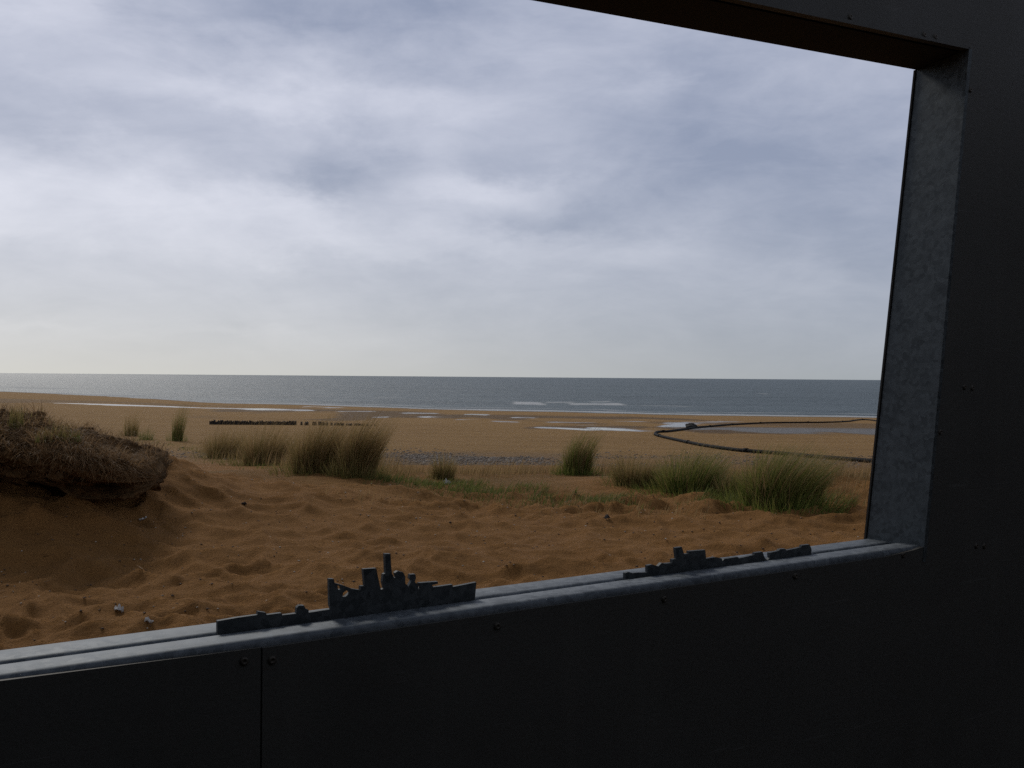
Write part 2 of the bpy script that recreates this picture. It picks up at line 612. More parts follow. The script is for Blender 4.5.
tuft(177, 441, 38, 20, 420, M_green, 'tall narrow marram tuft with stray stalks bending right', .15, .35, straw=.4)
tuft(131, 436, 24, 24, 360, M_olive, 'dark stubby marram tuft at the right shoulder of the eroded hummock', .2, .2, straw=.4)
tuft(146, 440, 14, 26, 260, M_low, 'tiny bright green tuft at the foot of the narrow one', .4, .1, straw=0)

# sparse strip and creeping green: nobody could count it
def strip(name, regs, mat, hrange, wr, label, cat, lean=.45, dens=1.0):
    P_, H_ = [], []
    for (x0, y0, x1, y1, th_, n, hs) in regs:
        A, B = at(x0, y0), at(x1, y1)
        n = int(n * dens)
        t = rng.random(n)
        cl_ = np.round(t * 24) / 24 + rng.normal(0, .018, n)
        t = np.where(rng.random(n) < .6, cl_, t)
        x = A.x + (B.x - A.x) * t + rng.normal(0, .06, n)
        y = A.y + (B.y - A.y) * t + rng.normal(0, th_, n)
        kp = rng.random(n) < np.clip(.35 + 1.9 * fbm(x * .9, y * .8, 501, 3), .04, 1)
        x, y = x[kp], y[kp]
        P_.append(np.stack([x, y, ground_z(x, y) - .01], -1))
        H_.append(rng.uniform(.4, 1.1, len(x)) * hrange[1] * hs)
    P_, H_ = np.concatenate(P_), np.concatenate(H_)
    n = len(P_)
    o = blade_obj(name, mat, (P_, H_, rng.uniform(-1.2, 1.2, n), lean + rng.uniform(-.2, .3, n), rng.uniform(wr * .6, wr * 1.3, n)))
    tag(o, label, cat, kind='stuff')
    return o


strip('short_grass', [(380, 480, 640, 495, .35, 2400, 1), (520, 486, 700, 494, .3, 1200, .8), (690, 500, 862, 502, .3, 1500, 1.1),
                      (360, 476, 480, 486, .5, 900, .8), (200, 455, 350, 468, .9, 1100, .9), (130, 440, 210, 452, .6, 500, .9), (600, 478, 720, 486, .6, 900, 1)],
      M_low, (.05, .15), .006, 'short green grass creeping along the dune edge', 'grass', .8, 1.3)
strip('dry_grass', [(205, 452, 390, 470, .9, 1500, 1.5), (390, 472, 560, 470, 1.0, 900, .8), (600, 474, 870, 488, .9, 1300, 1.1), (480, 505, 700, 508, .5, 160, .5),
                    (180, 440, 240, 450, 1.2, 260, 1.0), (320, 500, 420, 500, .8, 40, .6), (820, 490, 880, 480, 1.0, 400, 1.0)],
      M_straw, (.10, .34), .0045, 'thin straw coloured grass scattered among the marram tufts', 'grass', .5, 3.4)

# shingle
def stones(n, name, f, size, mat, label, cat):
    x, y = f(n)
    z = ground_z(x, y)
    s = size * rng.uniform(.5, 1.5, n)
    base = np.array([(1, 0, 0), (-1, 0, 0), (0, 1, 0), (0, -1, 0), (0, 0, .55), (0, 0, -.4)], float)
    jit = rng.uniform(.75, 1.25, (n, 6, 1))
    Vv = (np.stack([x, y, z + s * .15], -1)[:, None, :] + base[None] * jit * s[:, None, None]).reshape(-1, 3)
    tri = np.array([(0, 2, 4), (2, 1, 4), (1, 3, 4), (3, 0, 4), (2, 0, 5), (1, 2, 5), (3, 1, 5), (0, 3, 5)])
    q = (np.arange(n)[:, None, None] * 6 + tri[None]).reshape(-1, 3)
    o = link(name, quads(name, Vv, q, True), mat)
    tag(o, label, cat, kind='stuff')


mt, nt, b, pos, geo = new_mat('pebble_stone')
put(b.inputs['Base Color'], mixc(E(geo.outputs['Random Per Island']), (.085, .068, .055), (.30, .25, .205)))
b.inputs['Roughness'].default_value = .8


def shf(n):
    x, y = np.zeros(0), np.zeros(0)
    while len(x) < n:
        yy = rng.normal(29, 2.6, 6000)
        xx = yy * np.where(rng.random(6000) < .55, rng.normal(-.10, .09, 6000), rng.uniform(-.45, .45, 6000))
        k = rng.random(6000) < np.clip(.35 + 1.6 * fbm(xx * .25, yy * .25, 5, 4), 0, 1)
        x, y = np.append(x, xx[k]), np.append(y, yy[k])
    return x[:n], y[:n]


stones(3600, 'shingle', shf, .035, mt, 'band of grey pebbles behind the dune grass', 'pebbles')

mt, nt, b, pos, geo = new_mat('shell_and_stone')
rnd = E(geo.outputs['Random Per Island'])
put(b.inputs['Base Color'], mixc(smooth(rnd, .55, .9), mixc(rnd, (.05, .03, .02), (.14, .09, .055)), (.50, .44, .36)))
b.inputs['Roughness'].default_value = .8
stones(1500, 'shell_bits', lambda n: (rng.uniform(-5, 5, n), rng.uniform(4.8, 15, n)), .011, mt, 'tiny shell bits and stones strewn over the dry sand', 'shell bits')

# ------------------------------------------------------------------ eroded hummock, left
def hummock():
    ns, na = 420, 200
    s = np.linspace(0, 1, ns)
    a = np.linspace(0, 2 * math.pi, na, endpoint=False)
    S, A = np.meshgrid(s, a, indexing='ij')
    x0, x1, Y = -8.0, -4.02, 11.3
    xs = x0 + (x1 - x0) * S
    top = EYE - np.interp(S, [0, .40, .567, .725, .83, .909, .96, 1], [.34, .42, .50, .63, .72, .82, .92, 1.02])
    bot = EYE - np.interp(S, [0, .567, .725, .83, .909, 1], [1.10, 1.10, 1.16, 1.26, 1.34, 1.36])
    cap = np.sqrt(np.clip(1 - np.clip((S - .86) / .14, 0, 1) ** 2.6, 0, 1))
    zc, hh = (top + bot) / 2, (top - bot) / 2
    ca, sa = np.cos(A), np.sin(A)
    n = fbm(xs * 1.9, A * 1.5, 201, 4)
    n2 = fbm(xs * 6, A * 5, 211, 4)
    n3 = fbm(xs * 17, A * 14, 231, 3)
    hollow = sstep(vnoise(xs * 1.7 + .3, A * 0 + .5, 221) + .5, .30, .70)
    hollow = .30 * hollow + .9 * np.exp(-((xs + 4.45) / .30) ** 2)
    und = np.where(ca > 0, ca, 0) * np.exp(-((sa + .55) / .42) ** 2)
    yy = -np.sign(ca) * np.abs(ca) ** .7 * 1.05 * cap
    yy = yy + cap * (und * (.08 + .58 * hollow) - (.34 * n + .12 * n2 + .03 * n3) * ca)
    zz = np.sign(sa) * np.abs(sa) ** .8 * hh * (.25 + .75 * cap)
    zz = zz + (.18 * n + .07 * n2 + .02 * n3) * sa * cap
    Vv = np.stack([xs + (.12 * n2 + .05 * n3) * cap, Y + yy, zc + zz], -1).reshape(-1, 3)
    me = grid_mesh('hummock', Vv, ns, na, wrap=True)
    me.flip_normals()
    return me, Vv, S.ravel(), A.ravel()


hme, HV, HS, HA = hummock()
mt, nt, b, pos, geo = new_mat('root_mat')
q1 = noise(scalevec(pos, (1, 1, .45)), 16, 6, .75, .6)
q2 = noise(pos, 3.0, 4)
put(b.inputs['Base Color'], mixc((q1 * 1.8 - .45).clamp(), (.060, .036, .017), mixc(q2, (.20, .115, .048), (.32, .18, .078))))
b.inputs['Roughness'].default_value = .95
b.inputs['Specular IOR Level'].default_value = .1
bump(b, q1, 1.0, .08)
hum = link('hummock', hme, mt)
tag(hum, 'eroded sand hummock bound by a dark mat of roots', kind='structure')
hme.calc_loop_triangles()
nrm = np.zeros(len(hme.vertices) * 3, np.float32)
hme.vertices.foreach_get('normal', nrm)
nrm = nrm.reshape(-1, 3)
ok = np.where((HS > .38) & (HS < .985) & (np.sin(HA) > -.55))[0]
# hanging roots and dead stalks on the mat
k = rng.choice(ok, 5200)
pp = HV[k] + nrm[k] * .005
out = np.arctan2(nrm[k][:, 1] - .25, nrm[k][:, 0])
fr = np.cos(HA[k]) > -.2
rt_ = blade_obj('hanging_roots', M_dead, (pp, rng.uniform(.03, .24, len(k)), out + rng.normal(0, .9, len(k)), rng.uniform(.7, 2.1, len(k)), rng.uniform(.0015, .0050, len(k)), 5, .6))
tag(rt_, 'tangle of dead roots and stalks hanging over the hummock edge', 'roots', kind='stuff')
kx = rng.normal(-5.3, 1.0, 420); ky = rng.normal(9.6, .7, 420)
fb = blade_obj('fallen_roots', M_dead, (np.stack([kx, ky, ground_z(kx, ky) + .006], -1), rng.uniform(.03, .16, 420), rng.uniform(0, 6.28, 420), rng.uniform(5.7, 6.2, 420), rng.uniform(.002, .006, 420), 4, .004))
tag(fb, 'bits of dead root strewn on the sand below the hummock', 'roots', kind='stuff')
dr = np.where((HS > .62) & (HS < .99) & (np.cos(HA) > .15) & (np.sin(HA) > .0) & (np.sin(HA) < .9))[0]
wgt = .15 + np.exp(-((HS[dr] - .93) / .09) ** 2)
k = rng.choice(dr, 1500, p=wgt / wgt.sum())
dl = blade_obj('draping_grass', M_dead, (HV[k] + nrm[k] * .01, rng.uniform(.10, .40, len(k)), np.arctan2(nrm[k][:, 1], nrm[k][:, 0]) + rng.normal(0, .5, len(k)), rng.uniform(1.9, 2.7, len(k)), rng.uniform(.0018, .0042, len(k)), 6, .55))
tag(dl, 'matted dead grass draping over the right end of the hummock', 'grass', kind='stuff')
up_ = np.where((HS > .40) & (HS < .80) & (np.sin(HA) > .55) & (np.cos(HA) < .7))[0]
k = rng.choice(up_, 420)
ht = blade_obj('hummock_grass', M_olive, (HV[k] - [0, 0, .02], rng.uniform(.03, .13, 420), rng.normal(0, .8, 420), rng.uniform(.1, .6, 420), rng.uniform(.0025, .005, 420)))
tag(ht, 'thin withered grass growing over the top of the hummock', 'grass', kind='stuff')


def top_tuft(px, hpx, n, mat, label):
    xn = (px - 512) / F
    # highest mat point near that bearing
    dd = np.abs(HV[:, 0] / HV[:, 1] - xn) < .006
    i = np.where(dd)[0][np.argmax(HV[dd][:, 2] / HV[dd][:, 1])]
    p = Vector(HV[i])
    t = empty('marram_tuft', p)
    tag(t, label, 'grass tuft', 'marram tufts on the hummock')
    r = rng.uniform(0, .09, n); a = rng.uniform(0, 6.28, n)
    h = hpx * p.y / F
    blade_obj('leaves', mat, (np.stack([r * np.cos(a), r * np.sin(a), r * 0 - .04], -1), h * rng.uniform(.5, 1.2, n), a * .3 + rng.normal(0, .8, n), rng.uniform(.05, .55, n), rng.uniform(.002, .0045, n)), t)


top_tuft(22, 24, 90, M_olive, 'tallest thin tuft on top of the hummock, leftmost')
top_tuft(40, 16, 60, M_olive, 'short thin tuft on the hummock beside the tallest one')
top_tuft(67, 18, 80, M_olive, 'withered tuft on the sloping middle of the hummock top')
top_tuft(80, 12, 60, M_green, 'small dark tuft lowest on the hummock top')

# ------------------------------------------------------------------ shelter
TW = math.atan(1.52)
u = Vector((math.sin(TW), math.cos(TW), 0))          # along the wall, to the right
nrm_out = Vector((-u.y, u.x, 0))                     # out to the beach
Z0 = 1.40
W0 = Vector((0, Z0, 0))                              # wall's inner face, on the view axis


def wall(px, py, off=0.0):
    """(along, height) where the line of sight meets the wall plane set off towards the beach"""
    d = ray(px, py)
    base = W0 + nrm_out * off
    s = base.dot(nrm_out) / Vector((d.x, d.y, 0)).dot(nrm_out)
    p = Vector((d.x * s, d.y * s, 0)) - base
    return p.dot(u), EYE + d.z * s


def wp(t, z, off=0.0):
    p = W0 + u * t + nrm_out * off
    return Vector((p.x, p.y, z))


DEP = .105
tbr, zbr = wall(919, 545)          # right lower corner of the opening
tl, zl = wall(0, 675)
ttr, ztr = wall(964, 50)
t2, z2 = wall(727, 0)
sill_z = (zbr + zl) / 2
TL, TR = -1.75, 2.9                # ends of the wall
TOP, FLOOR = EYE + 1.15, EYE - 1.45
ol = -1.45                         # left end of the opening
lint = lambda t: ztr + (z2 - ztr) / (t2 - ttr) * (t - ttr)


def strip_poly(p, n=24):
    """the two long sides of a four-cornered strip cut into short steps"""
    a, b, c_, d = p
    lerp = lambda u_, v_, t: (u_[0] + (v_[0] - u_[0]) * t, u_[1] + (v_[1] - u_[1]) * t)
    return [lerp(a, d, i / n) for i in range(n, 0, -1)] + [a] + [lerp(b, c_, i / n) for i in range(n + 1)]


def prism(name, poly, off0, off1, mat, parent, bev=0.0, seg=2, far=None):
    """polygon in wall coordinates given thickness between two offsets"""
    import bmesh
    bm = bmesh.new()
    n = len(poly)
    f_ = [bm.verts.new(wp(t, z, off0)) for t, z in poly]
    g_ = [bm.verts.new(wp(t, z, off1)) for t, z in (far or poly)]
    tris = tessellate_polygon([[Vector((t, z, 0)) for t, z in poly]])
    if n == 4:
        bm.faces.new(f_); bm.faces.new(g_[::-1])
    else:
        for a_, b_, c_ in tris:
            bm.faces.new((f_[a_], f_[b_], f_[c_])); bm.faces.new((g_[c_], g_[b_], g_[a_]))
    for i in range(n):
        j = (i + 1) % n
        bm.faces.new((f_[i], g_[i], g_[j], f_[j]))
    bmesh.ops.recalc_face_normals(bm, faces=bm.faces)
    if bev:
        bmesh.ops.bevel(bm, geom=[e for e in bm.edges if e.calc_face_angle(0) > .5], offset=bev, segments=seg, profile=.5, affect='EDGES')
    me = bpy.data.meshes.new(name)
    bm.to_mesh(me); bm.free()
    if bev:
        for p_ in me.polygons: p_.use_smooth = True
        me.set_sharp_from_angle(angle=R(40))
    return link(name, me, mat, parent)


mt, nt, b, pos, geo = new_mat('dark_board')
q1 = noise(pos, 6, 5, .6)
q2 = noise(pos, 160, 3, .7)
q3 = noise(scalevec(pos, (3, 3, 40)), 4, 3, .6)
drip = noise(scalevec(pos, (9, 9, .5)), 1.6, 5, .65)
scr = noise(scalevec(pos, (2, 2, 55)), 2.4, 2, .5, .4)
board = mixc((q1 * .7 + q2 * .5 - .1).clamp(), (.042, .041, .038), (.078, .077, .071))
board = mixc(smooth(drip, .54, .74) * .10, board, (.14, .135, .12))
put(b.inputs['Base Color'], mixc(smooth(scr, .70, .74) * .25, board, (.16, .16, .16)))
put(b.inputs['Roughness'], .5 + q1 * .25)
b.inputs['Specular IOR Level'].default_value = .3
bump(b, q2 + q3 * .3, .25, .002)
M_board = mt


def galv(name, lo, hi, rough0, ct=1.0):
    mt, nt, b, pos, geo = new_mat(name)
    vor = nt.nodes.new('ShaderNodeTexVoronoi')
    vor.inputs['Scale'].default_value = 125
    nt.links.new(pos, vor.inputs['Vector'])
    cr = nt.nodes.new('ShaderNodeSeparateColor')
    nt.links.new(vor.outputs['Color'], cr.inputs[0])
    sp = E(cr.outputs[0])
    q = noise(pos, 14, 5, .65, .5)
    st = noise(pos, 45, 4, .7)
    put(b.inputs['Base Color'], mixc((sp * .8 * ct + q * .9 + st * .9 * ct - .4 - .45 * ct).clamp(), lo, hi))
    b.inputs['Metallic'].default_value = .55
    put(b.inputs['Roughness'], rough0 + sp * .12 + q * .2)
    bump(b, st + sp * .3, .2, .0015)
    return mt


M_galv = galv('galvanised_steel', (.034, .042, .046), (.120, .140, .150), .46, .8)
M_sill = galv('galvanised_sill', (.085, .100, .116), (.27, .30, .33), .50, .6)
M_plate = galv('dull_steel_plate', (.040, .048, .053), (.105, .118, .125), .5)
mt, nt, b, pos, geo = new_mat('screw_steel')
put(b.inputs['Base Color'], (.075, .066, .055)); b.inputs['Metallic'].default_value = .5; b.inputs['Roughness'].default_value = .5
M_screw = mt
mt, nt, b, pos, geo = new_mat('plain_timber')
put(b.inputs['Base Color'], mixc(noise(scalevec(pos, (1, 8, 1)), 3, 4), (.10, .08, .06), (.17, .14, .10)))
b.inputs['Roughness'].default_value = .8
M_timber = mt
mt, nt, b, pos, geo = new_mat('soffit_board')
put(b.inputs['Base Color'], mixc(noise(pos, 9, 4), (.018, .016, .014), (.030, .027, .024)))
b.inputs['Roughness'].default_value = .9
M_soffit = mt

hut = empty('beach_shelter', (W0.x, W0.y, FLOOR))
tag(hut, 'dark boarded beach shelter with a long slanted window opening onto the sand', 'shelter')
bpy.context.view_layer.update()


def adopt(o):
    o.matrix_parent_inverse = hut.matrix_world.inverted()
    return o


parts = []
def part(*a, **k):
    o = prism(*a, **k)
    o.parent = hut
    adopt(o)
    parts.append(o)
    return o


seam = wall(259, 650)[0]
lip = .010                                 # board top sits this far under the sill top
zs = sill_z - lip
# inner boarding: below the sill left and right of the seam, the right end piece, above the opening
lt_ = lambda px, py: wall(px, py, -.0094)
(ta_, za_), (tb_, zb_) = lt_(0, 681), lt_(258, 648)
zl2 = zb_
zl1 = zb_ + (za_ - zb_) / (ta_ - tb_) * (TL - tb_)
bl = part('wall_panel', [(TL, FLOOR), (seam - .001, FLOOR), (seam - .001, zl2), (TL, zl1)], -.0094, .014, M_board, None)
br = part('wall_panel', [(seam + .001, FLOOR), (TR, FLOOR), (TR, TOP), (ttr + .004, ztr + .004), (tbr + .004, sill_z - .001), (tbr - .03, sill_z - .005), (tbr - .12, zs)] + [(seam + .001, zs)], -.010, .0135, M_board, None)
bt = part('wall_panel', [(TL, lint(TL)), (ttr + .004, ztr + .004), (TR, TOP), (TL, TOP)], -.0085, .0135, M_board, None)
be = part('wall_panel', [(TL, zs), (ol, zs), (ol, lint(ol)), (TL, lint(TL))], -.002, .0135, M_board, None)
# core and outer cladding
core = part('wall_core', [(TL, FLOOR), (TR, FLOOR), (TR, zs - .05), (TL, zs - .05)], .016, DEP - .002, M_timber, None)
slope = (ttr - tbr) / (ztr - zbr)
jr = lambda z: tbr + (z - zbr) * slope
FD = DEP + .004
ftr, fzr = wall(917, 70, FD)
fbr, fzb = wall(867, 541, FD)
ft2, fz2 = wall(530, 0, FD)
fjr = lambda z: fbr + (z - fzb) * (ftr - fbr) / (fzr - fzb)
flint = lambda t: fzr + (fz2 - fzr) / (ft2 - ftr) * (t - ftr)
core2 = part('wall_core', [(jr(zs - .048) + .012, zs - .048), (TR, zs - .048), (TR, TOP), (jr(TOP) + .012, TOP)], .016, DEP - .002, M_timber, None,
             far=[(fjr(zs - .048) + .012, zs - .048), (TR, zs - .048), (TR, TOP), (fjr(TOP) + .012, TOP)])
core3 = part('wall_core', [(TL, lint(TL) + .012), (jr(ztr) + .010, ztr + .012), (jr(TOP) + .010, TOP), (TL, TOP)], .016, DEP - .002, M_timber, None,
             far=[(TL, flint(TL) + .012), (fjr(fzr) + .010, fzr + .012), (fjr(TOP) + .010, TOP), (TL, TOP)])
JT = .010
zj = sill_z - .03
jamb = part('window_jamb', strip_poly([(jr(zj), zj), (jr(zj) + JT, zj), (jr(ztr) + JT, ztr), (jr(ztr), ztr)]), -.0112, FD, M_galv, None,
            far=strip_poly([(fjr(zj), zj), (fjr(zj) + JT, zj), (fjr(fzr) + JT, fzr), (fjr(fzr), fzr)]))
jedge = part('jamb_dark_strip', [(fjr(zj) - .003, zj), (fjr(zj) + .07, zj), (fjr(fzr) + .07, fzr + .03), (fjr(fzr) - .003, fzr)], FD + .002, FD + .006, M_soffit, None)  # thin dark strip added along the far edge of the jamb
lp = lambda f_, te, ze: strip_poly([(ol, f_(ol) + .010), (ol, f_(ol)), (te + .012, f_(te + .012)), (te + .012, ze + .010)])
lin = part('lintel', lp(lint, jr(ztr), ztr), .0145, FD, M_soffit, None, far=lp(flint, fjr(fzr), fzr))
ltrim = part('lintel_trim', [(ol, lint(ol) - .001), (ttr - .001, ztr - .001), (ttr - .001, ztr + .006), (ol, lint(ol) + .006)], -.0105, .004, M_board, None)
# sill: two rounded bars with a slot between them
SL = .051
s1 = part('sill_bar', [(TL + .3, sill_z - .045), (tbr + .008, sill_z - .045), (tbr + .008, sill_z), (TL + .3, sill_z)], -.004, SL - .005, M_sill, None, bev=.008, seg=4)
s2 = part('sill_bar', [(TL + .3, sill_z - .045), (tbr + .006, sill_z - .045), (tbr + .006, sill_z - .001), (TL + .3, sill_z - .001)], SL + .005, DEP + .008, M_sill, None, bev=.008, seg=4)
s3 = part('sill_slot', [(TL + .3, sill_z - .045), (tbr, sill_z - .045), (tbr, sill_z - .022), (TL + .3, sill_z - .022)], SL - .0045, SL + .0045, M_soffit, None)

# screws
import bmesh


def screw(px, py, off, parent):
    t, z = wall(px, py, off)
    bm = bmesh.new()
    prof = [(0.0, -.0004), (.0013, -.0004), (.0016, -.0030), (.0036, -.0034), (.0052, -.0018), (.0056, .001)]
    ring = 18
    rows = []
    for r_, h in prof:
        rows.append([bm.verts.new(wp(t + r_ * math.cos(i / ring * 2 * math.pi), z + r_ * math.sin(i / ring * 2 * math.pi), off + h)) for i in range(ring)] if r_ else [bm.verts.new(wp(t, z, off + h))])
    for i in range(ring):
        bm.faces.new((rows[0][0], rows[1][i], rows[1][(i + 1) % ring]))
    for a_, b_ in zip(rows[1:], rows[2:]):
        for i in range(ring):
            j = (i + 1) % ring
            bm.faces.new((a_[i], b_[i], b_[j], a_[j]))
    bmesh.ops.recalc_face_normals(bm, faces=bm.faces)
    me = bpy.data.meshes.new('screw')
    bm.to_mesh(me); bm.free()
    for p_ in me.polygons: p_.use_smooth = True
    o = link('screw', me, M_screw)
    o.parent = parent
    o.matrix_parent_inverse = parent.matrix_world.inverted()


bpy.context.view_layer.update()
screw(244, 661, -.0094, bl)
for px, py in ((272, 660), (497, 626), (664, 599), (795, 576), (903, 555), (976, 546), (984, 546), (964, 387), (972, 388), (940, 432), (970, 90)):
    screw(px, py, -.010, br)
for px, py in ((924, 35), (935, 37), (850, 17)):
    screw(px, py, -.0085, bt)

# rest of the room behind the photographer: floor, end walls, back wall with a doorway, roof
BK = -2.5
def slab(name, t0, t1, z0, z1, o0, o1, mat):
    return part(name, [(t0, z0), (t1, z0), (t1, z1), (t0, z1)], o0, o1, mat, None)
slab('floor', TL - .1, TR + .1, FLOOR - .12, FLOOR - .002, BK - .1, DEP + .05, M_soffit)
slab('end_wall', TL - .08, TL - .002, FLOOR, TOP, BK, DEP - .002, M_board)
slab('end_wall', TR + .002, TR + .08, FLOOR, TOP, BK, DEP - .002, M_board)
slab('back_wall', TL - .08, TR - 1.1, FLOOR, TOP, BK - .08, BK - .002, M_board)
# ------------------------------------------------------------------ ship silhouettes on the sill
def ship(pix, org, sca, holes, label, extra=None):
    pts = [wall(org[0] + X / sca[0], org[1] + Y / sca[0], SL) for X, Y in pix]
    hl = [[wall(org[0] + X / sca[0], org[1] + Y / sca[0], SL) for X, Y in h] for h in holes]
    t0, t1 = pts[0][0], pts[-1][0]
    pts[0] = (t0, sill_z - .020)
    pts[-1] = (t1, sill_z - .020)
    loops = [pts] + hl
    flat = [q_ for l_ in loops for q_ in l_]
    tris = tessellate_polygon([[Vector((t, z, 0)) for t, z in l_] for l_ in loops])
    bm = bmesh.new()
    o0, o1 = SL - .003, SL + .003
    org_ = wp((t0 + t1) / 2, sill_z - .02, SL)
    f_ = [bm.verts.new(wp(t, z, o0) - org_) for t, z in flat]
    g_ = [bm.verts.new(wp(t, z, o1) - org_) for t, z in flat]
    for a_, b_, c_ in tris:
        try:
            bm.faces.new((f_[a_], f_[b_], f_[c_])); bm.faces.new((g_[c_], g_[b_], g_[a_]))
        except ValueError:
            pass
    k0 = 0
    for l_ in loops:
        n = len(l_)
        for i in range(n):
            j = (i + 1) % n
            bm.faces.new((f_[k0 + i], g_[k0 + i], g_[k0 + j], f_[k0 + j]))
        k0 += n
    bmesh.ops.recalc_face_normals(bm, faces=bm.faces)
    me = bpy.data.meshes.new('ship_silhouette')
    bm.to_mesh(me); bm.free()
    o = link('ship_silhouette', me, M_plate)
    o.location = org_
    tag(o, label, 'ship silhouette', 'steel ship cut-outs standing on the sill')
    return o


S1 = [(118, 345), (118, 290), (180, 279), (246, 270), (247, 259), (272, 263), (275, 270), (322, 264), (325, 271), (370, 266), (371, 248), (378, 240), (395, 240),
      (399, 250), (409, 254), (409, 263), (480, 252), (476, 240), (474, 155), (489, 155), (492, 168), (520, 176), (548, 187), (574, 191), (575, 178), (588, 178), (589, 188), (583, 124),
      (625, 121), (633, 160), (640, 190), (650, 186), (645, 165), (648, 140), (655, 137), (653, 75), (671, 75), (672, 105), (675, 137), (683, 152), (688, 150), (685, 136), (694, 130), (711, 134),
      (718, 148), (718, 170), (728, 180), (738, 160), (731, 154), (733, 141), (750, 140), (752, 153), (748, 165), (758, 172), (760, 188), (768, 182), (762, 180), (762, 168), (822, 164), (822, 171), (803, 175), (808, 182), (869, 173),
      (870, 181), (945, 166), (937, 250)]
H1 = [[(501, 176), (512, 180), (514, 189), (503, 190)], [(519, 200), (531, 191), (541, 199), (527, 212), (517, 212)]]
ship(S1, (180, 530), (3.2,), H1, 'larger grey steel warship silhouette with funnel and tall mast, standing on the near sill')
S2 = [(97, 260), (95, 208), (108, 203), (124, 208), (140, 206), (183, 205), (182, 178), (200, 174), (225, 181), (238, 168), (252, 170), (280, 168), (280, 154), (297, 152), (292, 108),
      (318, 105), (326, 133), (345, 132), (345, 122), (380, 119), (410, 117), (413, 151), (450, 145), (474, 150), (478, 160), (485, 152), (538, 144), (542, 150), (604, 136), (605, 128), (635, 124), (641, 140), (646, 152),
      (656, 156), (664, 148), (663, 128), (700, 120), (703, 114), (725, 112), (728, 119), (788, 106), (790, 99), (820, 95), (828, 113), (825, 150)]
ship(S2, (600, 520), (3.938,), [], 'smaller low steel warship silhouette with gun turrets, nearer the window jamb')

# ------------------------------------------------------------------ groyne stumps, pipe, litter
mt, nt, b, pos, geo = new_mat('wet_timber')
put(b.inputs['Base Color'], mixc(noise(pos, 3, 4), (.012, .010, .009), (.035, .028, .022)))
b.inputs['Roughness'].default_value = .8
M_wet = mt
g0, g1 = at(210, 424.5), at(378, 426)
gro = empty('timber_groyne', g0)
tag(gro, 'dark row of broken timber groyne stumps on the beach', 'groyne')
L = (g1 - g0)


def stump(px, h, wd):
    t = (px - 210) / 168.0
    p = g0 + L * t
    z = float(ground_z(p.x, p.y))
    bm = bmesh.new()
    n = 7
    ring = []
    ph = random.random()
    for k_, (zz, rs_) in enumerate(((-.3, 1), (h * .5, 1.0), (h, .82))):
        ring.append([bm.verts.new((p.x - g0.x + wd * rs_ * math.cos((i + ph) / n * 6.283) * random.uniform(.9, 1.1), p.y - g0.y + wd * rs_ * math.sin((i + ph) / n * 6.283),
                                   z - g0.z + zz + (random.uniform(-.06, .06) if k_ == 2 else 0))) for i in range(n)])
    for a_, b_ in zip(ring, ring[1:]):
        for i in range(n):
            bm.faces.new((a_[i], a_[(i + 1) % n], b_[(i + 1) % n], b_[i]))
    bm.faces.new(ring[-1])
    me = bpy.data.meshes.new('post')
    bm.to_mesh(me); bm.free()
    link('post', me, M_wet, gro)


x = 210.5
dg = g0.y
while x < 376:
    if not (295.5 < x < 298.2 or 306.5 < x < 310.5) and not (x < 318 and random.random() < .05) and not (x > 318 and random.random() < .22):
        hp = 3.8 if x < 296 else (3.2 if x < 307 else (3.4 - 2.2 * (x - 311) / 65))
        stump(x, max(hp * random.uniform(.88, 1.06), .8) * dg / F, random.uniform(1.15, 1.4) * dg / F)
    x += random.uniform(1.7, 2.3)

# pipeline
mt, nt, b, pos, geo = new_mat('black_pipe')
put(b.inputs['Base Color'], mixc(noise(pos, 2, 4), (.006, .006, .007), (.016, .016, .016)))
b.inputs['Roughness'].default_value = .7
b.inputs['Specular IOR Level'].default_value = .05
M_pipe = mt
PIPE = [(px_, py_ + .9 * (py_ > 433) + .5) for px_, py_ in [(960, 424.5), (905, 422.5), (880, 421.2), (870, 420.0), (863, 419.6), (856, 420.2), (846, 421.6), (825, 422.4), (800, 422.6), (767, 423), (735, 424.6), (710, 426.6), (695, 428.0), (682, 430), (668, 431.8), (658, 432.4), (655, 433.3), (657, 434.8),
        (665, 437), (678, 440), (691, 442.8), (708, 446), (736, 450), (760, 452), (790, 454.5), (815, 457), (828, 458), (850, 459.8), (876, 462), (905, 464.5), (960, 469.5)]]
pts = [at(px, py) for px, py in PIPE]
cr_ = []
for i in range(len(pts) - 1):                      # Catmull-Rom through the traced run
    p0, p1, p2, p3 = pts[max(i - 1, 0)], pts[i], pts[i + 1], pts[min(i + 2, len(pts) - 1)]
    for k_ in range(10):
        t = k_ / 10
        cr_.append(.5 * ((2 * p1) + (p2 - p0) * t + (2 * p0 - 5 * p1 + 4 * p2 - p3) * t * t + (3 * p1 - p0 - 3 * p2 + p3) * t ** 3))
cr_.append(pts[-1])
PR = .070
for p in cr_:
    p.z = float(ground_z(p.x, p.y)) + PR * .8
pipe = empty('pipeline', cr_[0])
tag(pipe, 'long black flanged pipe looping across the wet beach', 'pipe')


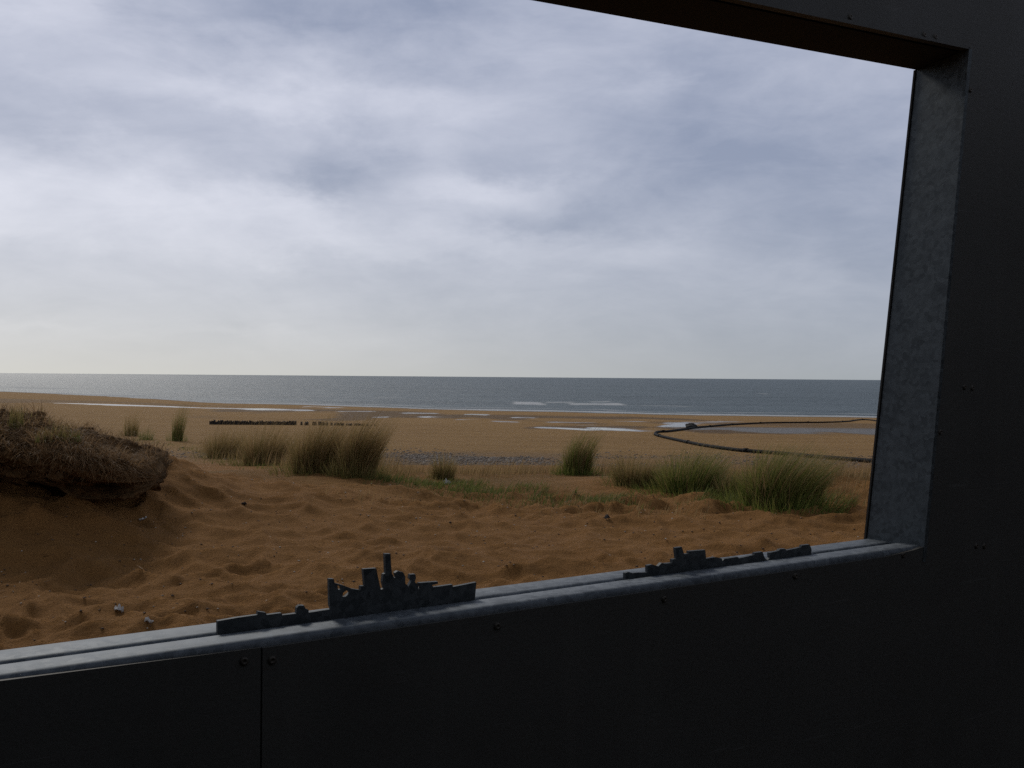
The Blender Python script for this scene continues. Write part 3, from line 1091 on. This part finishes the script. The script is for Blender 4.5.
def tube(path, rad, org_, name, mat, parent, n=10):
    Vv = []
    for i, p in enumerate(path):
        a_ = path[max(i - 1, 0)]; b_ = path[min(i + 1, len(path) - 1)]
        d = (b_ - a_).normalized()
        s = d.cross(Vector((0, 0, 1))).normalized()
        v = s.cross(d)
        for k_ in range(n):
            an = k_ / n * 6.2832
            Vv.append(p + (s * math.cos(an) + v * math.sin(an)) * rad - org_)
    me = grid_mesh(name, np.array([tuple(v) for v in Vv]), len(path), n, wrap=True)
    me.flip_normals()
    bm = bmesh.new(); bm.from_mesh(me); bm.verts.ensure_lookup_table()
    bm.faces.new([bm.verts[i] for i in range(n)]); bm.faces.new([bm.verts[len(path) * n - 1 - i] for i in range(n)])
    bm.to_mesh(me); bm.free()
    return link(name, me, mat, parent)


tube(cr_, PR, cr_[0], 'pipe_run', M_pipe, pipe)
acc, nxt = 0, 6.0
for i in range(1, len(cr_) - 1):
    acc += (cr_[i] - cr_[i - 1]).length
    if acc > nxt:
        d = (cr_[i + 1] - cr_[i]).normalized()
        tube([cr_[i] - d * .10, cr_[i] - d * .02, cr_[i] + d * .02, cr_[i] + d * .10], PR * 1.35, cr_[0], 'flange', M_pipe, pipe, 12)
        nxt += 7.0

# dark clump of weed caught on the pipe
def lump(name, px, py, size, mat, label, cat, flat=.5, seed=0, group=None, dz=0.0):
    p = at(px, py)
    bm = bmesh.new()
    bmesh.ops.create_icosphere(bm, subdivisions=3, radius=1)
    for v in bm.verts:
        c_ = v.co.copy()
        k_ = 1 + .55 * float(fbm(np.array(c_.x * 1.6 + seed), np.array(c_.y * 1.6 + c_.z * 2.1), 300 + seed, 3))
        v.co = Vector((c_.x * k_ * size[0], c_.y * k_ * size[1], c_.z * k_ * size[2] + size[2] * flat))
    me = bpy.data.meshes.new(name)
    bm.to_mesh(me); bm.free()
    for q_ in me.polygons: q_.use_smooth = True
    o = link(name, me, mat)
    o.location = p + Vector((0, 0, dz))
    o.rotation_euler.z = seed * .7
    tag(o, label, cat, group)


lump('seaweed_clump', 691, 428.3, (.36, .32, .22), M_wet, 'dark clump of seaweed caught on the far bend of the pipe', 'seaweed', seed=1)
mt, nt, b, pos, geo = new_mat('litter_white')
put(b.inputs['Base Color'], mixc(noise(pos, 30, 3), (.30, .29, .27), (.62, .60, .57)))
b.inputs['Roughness'].default_value = .6
M_lit = mt


def scrap(px, py, wd, dp, hgt, seed, label, mat=None, cat='litter'):
    """a crumpled sheet, half buried"""
    p = at(px, py)
    n = 12
    g = np.linspace(-1, 1, n)
    A, B = np.meshgrid(g, g)
    k_ = 1 - .35 * np.abs(fbm(A * 1.5 + seed, B * 1.5, 400 + seed, 2))
    Z = hgt * (.5 + 1.3 * fbm(A * 1.4 + seed * 3, B * 1.4 + seed, 410, 3)) * (1.1 - .5 * (A * A + B * B) / 2)
    X_, Y_ = A * k_ * wd * (1 - .3 * B * B), B * k_ * dp
    top_ = np.stack([X_, Y_, Z], -1).reshape(-1, 3)
    o = link('litter_scrap', grid_mesh('litter_scrap', top_, n, n, False), mat or M_lit)
    sol = o.modifiers.new('thick', 'SOLIDIFY'); sol.thickness = .003
    o.location = p
    o.rotation_euler = (0, 0, seed)
    tag(o, label, cat, 'scraps of litter on the sand')


scrap(143, 520, .045, .03, .035, 1, 'small white scrap on the sand below the eroded hummock')
scrap(119, 611, .045, .035, .035, 2, 'crumpled whitish scrap on the sand just left of the black and white one')
scrap(149, 623, .028, .025, .035, 3, 'small white scrap with a dark side, nearest to the sill')
scrap(447, 484, .07, .05, .07, 4, 'white scrap at the edge of the green grass by the small low tuft')
mt, nt, b, pos, geo = new_mat('dark_litter')
put(b.inputs['Base Color'], (.03, .022, .018)); b.inputs['Roughness'].default_value = .7
scrap(607, 519, .045, .035, .05, 5, 'small dark scrap on the bare sand below the low grass', mt)
scrap(244, 505, .035, .03, .04, 6, 'small dark scrap on the sand right of the hummock', mt)

sc.render.engine = 'CYCLES'
sc.cycles.max_bounces = 8
sc.cycles.diffuse_bounces = 4
sc.cycles.use_denoising = False
sc.cycles.sample_clamp_direct = 2.5
sc.cycles.sample_clamp_indirect = 1.5
